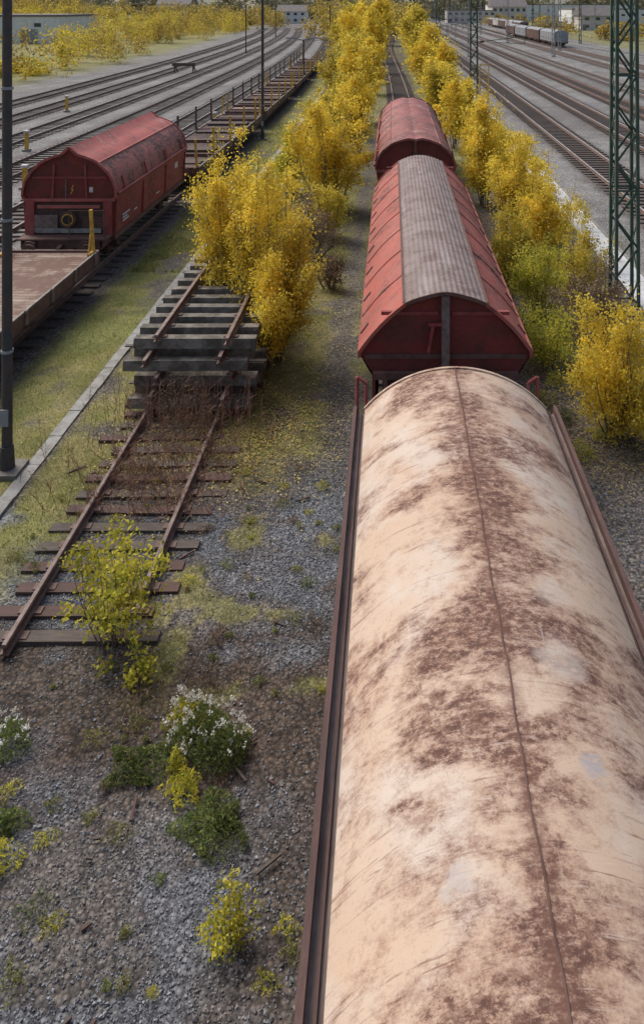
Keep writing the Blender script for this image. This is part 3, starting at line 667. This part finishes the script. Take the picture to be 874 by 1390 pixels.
for (x,y,h) in [(-21.6,48,1.1),(-17.2,38,1.0),(-26.3,66,1.2),(-12.6,58,.9)]:
    b=MB(); b.box(x-.09,x+.09,y-.09,y+.09,0,h,M['yellow']); b.box(x-.14,x+.14,y-.14,y+.14,h,h+.12,M['white']); b.box(x-.2,x+.2,y-.2,y+.2,-.05,.1,M['concrete']); b.build('marker_post',warp=True)
b=MB(); x,y=-26,105
for sx in(-1.2,1.2): b.beam((x+sx,y,0),(x+sx,y,1.3),.15,.25,M['steel']); b.beam((x+sx,y+1.8,0),(x+sx,y,1.1),.12,.12,M['steel'])
b.box(x-1.5,x+1.5,y-.15,y+.1,.9,1.3,M['tiewood']); b.build('buffer_stop',warp=True)
# ------------------------------------------------------------------ vegetation
def tree(name,x,y,h,w,nst,ncl,nleaf,leaf,mat,zlow=.22,spread=.5,barkr=.03,clr=.16,lobes=None,asp=.65):
    b=MB(); C=[]
    for s in range(nst):
        if lobes: 
            lx,ly,lh,lw=lobes[s%len(lobes)]
        else: lx,ly,lh,lw=0,0,h,w
        an=random.uniform(0,6.28); rr=lw/2*random.uniform(.05,1.0)*(spread*2)
        top=Vector((x+lx+math.cos(an)*rr,y+ly+math.sin(an)*rr,lh*(random.uniform(.60,1.04) if lobes else random.uniform(.5,1.12))*(1-.25*rr/(lw/2))))
        base=Vector((x+lx*.5+math.cos(an)*rr*.25,y+ly*.5+math.sin(an)*rr*.25,-.03)); mid=base.lerp(top,.5)+Vector((random.uniform(-.1,.1)*lw,random.uniform(-.1,.1)*lw,0))
        path=[base,base.lerp(mid,.5)+Vector((random.uniform(-.03,.03),0,0)),mid,mid.lerp(top,.55),top]
        for i in range(4): b.cyl(path[i],path[i+1],barkr*(1-i*.22),M['bark'],6,barkr*(1-(i+1)*.22)+.002)
        for c in range(ncl):
            t=zlow+(1-zlow)*random.random()**.8; i=min(3,int(t*4)); p=path[i].lerp(path[i+1],t*4-i)
            r=lw*.27*(1.10-t)*random.uniform(.15,1.2)+.02; a2=random.uniform(0,6.28)
            q=p+Vector((math.cos(a2)*r,math.sin(a2)*r,r*random.uniform(-.1,.9)))
            if random.random()<.55: b.cyl(p,q,barkr*.25,M['bark'],3,barkr*.1)
            C.append((q.x,q.y,max(.05,q.z)))
    C=np.array(C); wt=rng.random(len(C))**1.8; ii=rng.choice(len(C),nleaf,p=wt/wt.sum())
    P=C[ii]+rng.normal(size=(nleaf,3))*clr*rng.uniform(.4,1.3,(nleaf,1))*np.array([1,1,.8]); P[:,2]=np.maximum(P[:,2],.03)
    o=b.build(name); lq=leafquads(P,leaf,asp)
    me2=npmesh('leaves',lq,4,[mat]); me2.parent=o
    return o
tree('birch_tree',-3.4,20.3,5.4,3.0,64,44,60000,.068,M['lyel'],lobes=[(-1.25,1.3,5.2,2.0),(-.5,.9,5.5,1.8),(.6,-.5,5.1,2.3),(1.0,-1.1,4.2,2.2),(-1.3,.6,4.7,1.8),(.2,-.3,5.1,1.9),(1.15,-1.5,3.5,1.8),(.8,-2.1,2.9,1.3)],zlow=.24,clr=.13,barkr=.026)
tree('birch_tree',-2.6,34,5.2,3.6,22,34,16000,.11,M['lyel'],clr=.19)
tree('birch_tree',-3.6,41,4.1,2.6,12,24,6500,.13,M['lyel2'],clr=.2)
tree('birch_tree',-2.0,47,5.2,2.6,14,24,7000,.14,M['lyel'],clr=.22)
tree('birch_tree',-3.6,53,4.0,3.2,12,24,6000,.15,M['lyel2'],clr=.24)
tree('birch_tree',-2.7,60,6.6,3.8,16,28,9500,.17,M['lyel'],clr=.26)
tree('birch_tree',-4.6,70,5.0,3.6,12,22,5500,.19,M['lyel2'],clr=.28)
tree('birch_tree',-2.2,79,6.4,3.6,12,22,6000,.2,M['lyel'],clr=.3)
tree('birch_tree',-4.4,92,6.3,4.6,14,26,6500,.23,M['lyel2'],clr=.34)
tree('birch_tree',-2.6,104,8.0,4.6,14,26,7500,.26,M['lyel'],clr=.36)
tree('birch_tree',-5.0,124,9.6,7.0,18,28,9500,.3,M['lyel'],clr=.42)
tree('birch_tree',-8.0,150,9.6,9,18,28,9500,.36,M['lyel2'],clr=.5)
tree('birch_tree',-3.0,180,11.0,9,18,28,9500,.4,M['lyel'],clr=.55)
tree('dry_shrub',-2.8,27.3,2.2,2.4,14,24,6000,.06,M['lbrown'],clr=.15)
tree('shrub',-2.3,29.8,2.4,1.6,9,20,4500,.08,M['lyel2'],clr=.14)
tree('shrub',-4.4,29.0,2.8,2.2,14,22,7500,.08,M['lyel'],clr=.15)
tree('shrub',-1.9,24.5,1.2,1.3,9,18,2500,.06,M['lbrown'],clr=.1)
tree('shrub',-4.4,37,2.8,2.4,10,20,5500,.11,M['lyg'],clr=.18)
tree('birch_shrub',4.45,16.0,2.85,2.3,24,32,18000,.06,M['lyel'],zlow=.12,clr=.11,barkr=.016)
tree('shrub',5.7,16.6,2.3,1.5,12,20,6500,.062,M['lyel2'],zlow=.15,clr=.12,barkr=.014)
tree('shrub',3.7,19.2,1.5,1.6,12,26,5500,.055,M['lyg'],zlow=.1,clr=.13,barkr=.014)
tree('shrub',4.9,20.4,2.3,2.2,18,22,8500,.055,M['lbrown'],zlow=.1,clr=.13,barkr=.014)
tree('shrub',4.1,22.2,2.3,1.9,14,22,7000,.062,M['lyg'],zlow=.1,clr=.13,barkr=.014)
tree('birch_shrub',5.5,23.6,2.6,2.0,14,22,7500,.065,M['lyel2'],zlow=.1,clr=.13,barkr=.014)
tree('shrub',3.7,25.2,2.4,1.7,12,22,6500,.075,M['lyel2'],zlow=.1,clr=.13,barkr=.016)
tree('birch_shrub',5.2,26.8,3.3,2.4,16,26,11000,.076,M['lyel'],clr=.14,barkr=.016)
tree('birch_shrub',4.5,29.6,4.1,2.6,20,30,13000,.085,M['lyel'],clr=.16,barkr=.02)
tree('birch_shrub',5.7,31.5,3.0,2.0,10,22,6500,.09,M['lyel'],clr=.16,barkr=.02)
tree('birch_shrub',3.9,34.8,4.7,2.5,18,28,12000,.10,M['lyel'],clr=.18,barkr=.02)
tree('birch_shrub',5.3,37.0,3.2,2.3,10,22,6000,.1,M['lyel'],clr=.18,barkr=.02)
for (x,y,h,w) in [(4.3,41,4.0,2.6),(5.5,45,2.6,2.2),(3.7,49,4.8,2.6),(5.0,55,3.4,2.6),(3.9,61,5.0,2.8),(5.2,66,3.0,2.8),(4.2,73,4.1,3.2),(5.0,82,5.2,3.0),(3.7,92,5.0,3.6),(4.9,104,6.4,3.8),(3.8,120,6.4,4.4),(4.4,140,8.4,4.8),(3.8,165,8.6,5.5)]:
    tree('birch_shrub',x,y,h,w,13,24,6500,.0028*y+.01,M['lyel'] if random.random()<.6 else M['lyel2'],clr=.005*y,barkr=.02)
tree('sapling',-3.7,10.75,1.5,1.35,18,16,2800,.062,M['lyg'],zlow=.12,clr=.08,barkr=.009)
tree('sapling',-1.45,7.35,.5,.5,11,10,900,.04,M['lyg'],zlow=.15,clr=.045,barkr=.005)
tree('sapling',-3.25,10.2,.5,.5,6,8,350,.06,M['lyg'],zlow=.15,clr=.05,barkr=.006)
def clump(name,x,y,w,h,n,leaf,mat,wh=0,asp=.3):
    r=rng.random(n)**.6*w/2; a=rng.uniform(0,6.28,n); ph=rng.uniform(0,6.28)
    px=x+np.cos(a)*r*(1+.35*np.sin(3*a+ph)); py=y+np.sin(a)*r*(.9+.3*np.sin(2*a+ph)); hh=h*(1-(r/(w/2))**2*.7)*rng.random(n)
    P=np.stack([px,py,hh+.02],1); q=leafquads(P,leaf,asp)
    mi=np.zeros(n)
    if wh:
        n2=wh; nc=max(1,n2//12); r=rng.random(nc)**.5*w/2*1.1; a=rng.uniform(0,6.28,nc); c=np.stack([x+np.cos(a)*r,y+np.sin(a)*r*.8,h*(1.35-.5*(r/(w/2))**2)*rng.uniform(.75,1.15,nc)],1)
        c=c[rng.integers(0,nc,n2)]+rng.normal(size=(n2,3))*.015
        q=np.concatenate([q,leafquads(c,.024,.9)]); mi=np.concatenate([mi,np.ones(n2)])
    return npmesh(name,q,4,[mat,M['lwhite']],mi=mi)
clump('flowering_weed',-2.15,9.35,.85,.32,2500,.055,M['lgreen'],wh=560)
clump('flowering_weed',-2.45,9.6,.5,.28,900,.05,M['lyg'],wh=420)
clump('flowering_weed',-1.85,9.2,.5,.3,1100,.05,M['lgreen'],wh=260)
clump('weed_patch',-1.85,8.4,.72,.13,1700,.055,M['lgreen'])
clump('weed_patch',-2.85,9.05,.75,.10,1300,.055,M['lgreen'])
clump('yellow_weed',-2.25,8.75,.4,.22,420,.06,M['lyg']); clump('yellow_weed',-2.4,9.0,.2,.3,220,.06,M['lyg'])
clump('flowering_weed',-4.4,9.35,.5,.25,800,.05,M['lgreen'],wh=300)
clump('yellow_weed',-3.95,8.0,.5,.22,700,.05,M['lyg']); clump('weed_patch',-4.0,8.4,.4,.15,500,.055,M['lgreen'])
clump('dry_brush_patch',-3.1,9.9,1.1,.12,700,.05,M['lbrown']); clump('dry_brush_patch',-2.3,10.2,.8,.1,400,.05,M['lbrown'])
for i in range(130):
    x=random.uniform(-5.8,-.75); y=random.uniform(6.8,15.0)
    if abs(x+4.3)<.5 and 10.5<y<13 : continue
    s=random.choice([.08,.1,.14,.18,.25,.36]); clump('weed_patch',x,y,s,random.uniform(.03,.12),int(520*s)+8,.038,random.choice([M['lgreen'],M['lyg'],M['lgrass'],M['lgrass'],M['lbrown']]))
for i in range(50):
    x=random.uniform(3.0,6.6); y=random.uniform(12.5,28); s=random.uniform(.3,.8)
    clump('weed_patch',x,y,s,random.uniform(.1,.4),int(800*s),.05,random.choice([M['lgreen'],M['lyg'],M['lbrown'],M['lyg'],M['lbrown']]))
b=MB(); rs=random.Random(3)
for i in range(600):
    x=rs.gauss(-4.1,.85); y=rs.uniform(13.4,17.2); h=rs.uniform(.2,1.15)*(1 if y>15.6 else .5)
    p=(x,y,0); q=(x+rs.uniform(-.2,.2),y+rs.uniform(-.2,.2),h); b.cyl(p,q,.006,M['twigred'],3,.003)
    for j in range(4):
        t=rs.uniform(.4,1); c=tuple(p[a]+(q[a]-p[a])*t for a in range(3)); b.cyl(c,(c[0]+rs.uniform(-.15,.15),c[1]+rs.uniform(-.1,.1),c[2]+rs.uniform(.02,.15)),.004,M['twigred'],3,.002)
b.build('dead_weeds')
clump('dry_brush_patch',-4.2,16.3,1.6,1.1,2800,.045,M['lbrown']); clump('dry_brush_patch',-3.3,15.2,.9,.5,1100,.045,M['lbrown']); clump('dry_brush_patch',-4.6,14.6,1.1,.3,1200,.045,M['lbrown'])
b=MB()
for i in range(34):
    x=random.uniform(-6,-.9); y=random.uniform(6.5,15); L=random.uniform(.06,.3); a=random.uniform(0,3.1)
    b.beam((x,y,.03),(x+math.cos(a)*L,y+math.sin(a)*L,.035),.025,.02,M['tiewoodrust'] if i%2 else M['tiewood'])
b.build('scrap_timber')
def blades(n,x0,x1,y0,y1,h,w):
    x=rng.uniform(x0,x1,n);y=y0+(y1-y0)*rng.random(n)**1.4
    _,_,g=ground_cols(x,y); kp=rng.random(n)<(g-.15); x=x[kp];y=y[kp];n=len(x)
    a=rng.uniform(0,6.28,n);hh=h*rng.uniform(.4,1.3,n); le=rng.normal(size=(n,2))*h*.4
    z=gz(x,y)-.005; return np.stack([np.stack([x-np.cos(a)*w,y-np.sin(a)*w,z],1),np.stack([x+np.cos(a)*w,y+np.sin(a)*w,z],1),np.stack([x+le[:,0],y+le[:,1],hh+z],1)],1)
npmesh('grass',np.concatenate([blades(190000,-8.8,-.4,9,30,.045,.006),blades(70000,-8.8,-.4,26,60,.09,.013),blades(60000,2.6,6.8,15,45,.11,.010)]),3,[M['lgrass']])
n=20000; ce=[(-3.2,19.8,1.6),(-2.6,17,1.2),(-1.9,24,1.6),(-2.6,33,1.8),(4.4,16,1.3),(4.7,23,1.5),(4.6,30,1.8),(-4.3,15.8,1.0),(-2.5,16.2,.8)]
ii=rng.integers(0,len(ce),n); ca_=np.array(ce)[ii]
P=np.stack([ca_[:,0]+rng.normal(size=n)*ca_[:,2]*.75,ca_[:,1]+rng.normal(size=n)*ca_[:,2]*1.2,rng.uniform(.03,.05,n)],1)
P=P[(np.abs(P[:,0]-XW)>1.75)]
npmesh('fallen_leaves',leafquads(P,.04,.7,3.0),4,[M['llitter']])
def mass(name,spots,mat,per,leaf):
    Q=[]
    for (x,y,r,h) in spots:
        nc=14; c=np.stack([x+rng.normal(size=nc)*r*.5,y+rng.normal(size=nc)*r*.5,h*rng.uniform(.12,.95,nc)],1)
        P=c[rng.integers(0,nc,per)]+rng.normal(size=(per,3))*np.array([r*.22,r*.22,h*.12]); P[:,2]=np.abs(P[:,2])
        if y<500: P[:,2]+=float(bank(np.array(x),np.array(y)))
        Q.append(leafquads(P,leaf,.8))
    return npmesh(name,np.concatenate(Q),4,[mat])
def clear(x,y):
    px=532+1100/y*x
    return not(y<430 and y>230 and 375<px<435) and not(y<188 and px<72 and y>110) and not(-122<x<-74 and 180<y<220)
sp=[];sp2=[]
for i in range(400):
    y=rng.uniform(88,300); u=rng.uniform(-150,-40); x=u+float(xoff(y))*.8
    if 532+1100/y*x<-60: continue
    if clear(x,y): (sp if rng.random()<.55 else sp2).append((x,y,rng.uniform(1.0,3.2),rng.uniform(1.6,6.0)*(1 if y<160 else 1.3)))
for i in range(50): y=rng.uniform(60,110); sp.append((-43+rng.uniform(-18,0)-(110-y)*.1,y,rng.uniform(1,2),rng.uniform(1,2.6)))
mass('yellow_bushes',sp,M['lyel2'],420,.34); mass('yellow_birches',sp2,M['lfar'],420,.34)
sp=[]
for i in range(120):
    y=rng.uniform(280,430); x=rng.uniform(-200,-38)
    if clear(x,y): sp.append((x,y,rng.uniform(3,5),rng.uniform(5,9.5)))
for i in range(60): y=rng.uniform(200,430); sp.append((rng.uniform(-24,6),y,rng.uniform(3,5),rng.uniform(6,11)))
for i in range(100): y=rng.uniform(160,480); sp.append((rng.uniform(48,190),y,rng.uniform(3,5),rng.uniform(2.0,5.5)))
mass('autumn_trees',sp,M['lfar'],420,.8)
sp=[(rng.uniform(-700,700),rng.uniform(540,660),rng.uniform(8,13),rng.uniform(12,19)) for i in range(280)]
mass('distant_forest',sp,M['lfardark'],420,2.0)
hx=np.linspace(-2500,2500,90); hy=np.linspace(620,2600,20); HX,HY=np.meshgrid(hx,hy)
HZ=(sstep(600,1500,HY))*(60+70*fbm(HX,HY,500,91))-1
idx=np.arange(HX.size).reshape(HX.shape); fc=np.stack([idx[:-1,:-1],idx[:-1,1:],idx[1:,1:],idx[1:,:-1]],-1).reshape(-1,4)
k=N('hill_woods'); c=k.mix(k.ramp(k.noise(.02,8,.7),.35,.65),(.14,.15,.11,1),(.3,.24,.13,1)); 
npmesh('hills',np.stack([HX,HY,HZ],-1),4,[k.fin(c,.95)],True,fc)
# ------------------------------------------------------------------ buildings
def building(name,x0,x1,y0,y1,h,wm,floors=2,pitched=True):
    e=bpy.data.objects.new(name,None); S.collection.objects.link(e)
    b=MB(); b.box(x0,x1,y0,y1,-.1,h,wm); o=b.build('walls'); o.parent=e
    b=MB()
    if pitched:
        ym=(y0+y1)/2; o_=.6
        b.add([(x0-o_,y0-o_,h-.1),(x1+o_,y0-o_,h-.1),(x1+o_,ym,h+(y1-y0)*.28),(x0-o_,ym,h+(y1-y0)*.28),(x0-o_,y1+o_,h-.1),(x1+o_,y1+o_,h-.1)],[(0,1,2,3),(3,2,5,4),(0,3,4),(1,5,2)],M['roofdark'])
    else:
        b.box(x0-.2,x1+.2,y0-.2,y1+.2,h+.002,h+.5,M['roofdark'])
    o=b.build('roof'); o.parent=e
    b=MB(); nw=max(2,int((x1-x0)/3.2)) if floors>1 else max(2,int((x1-x0)/9))
    for f in range(floors):
        z=h/floors*(f+.35) if floors>1 else h*.62
        for i in range(nw):
            xx=x0+(x1-x0)*(i+.5)/nw; b.box(xx-.8,xx+.8,y0-.06,y0+.05,z,z+(h/floors*.4 if floors>1 else .9),M['glass'])
    b.box(x0+.5,x0+1.7,y0-.08,y0+.05,0,2.2,M['roofdark'])
    if floors==1: b.box(x1-9,x1-5,y0-.08,y0+.05,0,3.4,M['mastgrey'])
    o=b.build('windows_and_door'); o.parent=e
building('white_warehouse',-118,-78,190,215,6.3,M['wall'],1,False)
building('white_house',-60,-45,425,437,6.5,M['wall'],2)
building('white_house',-110,-95,380,396,10,M['wall'],2)
building('industrial_hall',62,150,500,540,10,M['wall'],1,False)
building('industrial_hall',30,56,440,460,6.5,M['wall2'],2,False)
building('industrial_hall',80,125,360,390,7.5,M['wall'],1,False)
building('station_building',58,78,470,490,9,M['wall2'],2)
building('signal_box',70,82,300,312,5.5,M['wall2'],2)
def box_wagon(x,y0,y1,h,m):
    b=MB(); b.box(x-1.4,x+1.4,y0,y1,1.2,h,m); b.prism([(x-1.42,h),(x+1.42,h),(x+1.0,h+.35),(x,h+.5),(x-1.0,h+.35)],y0,y1,M['mastgrey']); frame(b,x,y0-.3,y1+.3); bogie(b,x,y0+2.5); bogie(b,x,y1-2.5)
    for y in np.arange(y0+1,y1,2.0): b.box(x-1.44,x-1.40,y,y+.1,1.25,h-.05,M['brown']); b.box(x+1.40,x+1.44,y,y+.1,1.25,h-.05,M['brown'])
    b.build('freight_wagon')
for i in range(5): box_wagon(44,270+i*19,287+i*19,3.4,M['wall2'] if i%2 else M['brown'])
for i in range(4): box_wagon(35.5,170+i*19,187+i*19,3.2,M['brown'] if i%2 else M['mastgrey'])
# ------------------------------------------------------------------ light
W=bpy.data.worlds.new('World'); S.world=W; W.use_nodes=True; nt=W.node_tree
bg=nt.nodes['Background']; sk=nt.nodes.new('ShaderNodeTexSky'); sk.sky_type='NISHITA'; sk.sun_disc=False
el=math.radians(50); az=math.radians(-50)
sk.sun_elevation=el; sk.sun_rotation=az; sk.dust_density=4; sk.air_density=1.0; sk.ozone_density=1.0
nt.links.new(sk.outputs[0],bg.inputs[0]); bg.inputs[1].default_value=.15
sd=bpy.data.lights.new('sun','SUN'); sd.energy=2.2; sd.angle=math.radians(36); sd.color=(1,.985,.96)
so=bpy.data.objects.new('sun',sd); S.collection.objects.link(so)
d=Vector((math.sin(az)*math.cos(el),math.cos(az)*math.cos(el),math.sin(el)))
so.rotation_euler=(-d).to_track_quat('-Z','Y').to_euler()
S.view_settings.view_transform='Standard'; S.view_settings.look='None'; S.view_settings.exposure=0
cd=bpy.data.cameras.new('camera'); cam=bpy.data.objects.new('camera',cd); S.collection.objects.link(cam)
cam.location=(0,0,8.5); cam.rotation_euler=(math.radians(90),0,0)
cd.sensor_fit='VERTICAL'; cd.sensor_height=36; cd.sensor_width=36; cd.lens=1100/1390*36
cd.shift_y=-(695-10)/1390; cd.shift_x=-(532-437)/1390; cd.clip_start=.1; cd.clip_end=9000
S.camera=cam
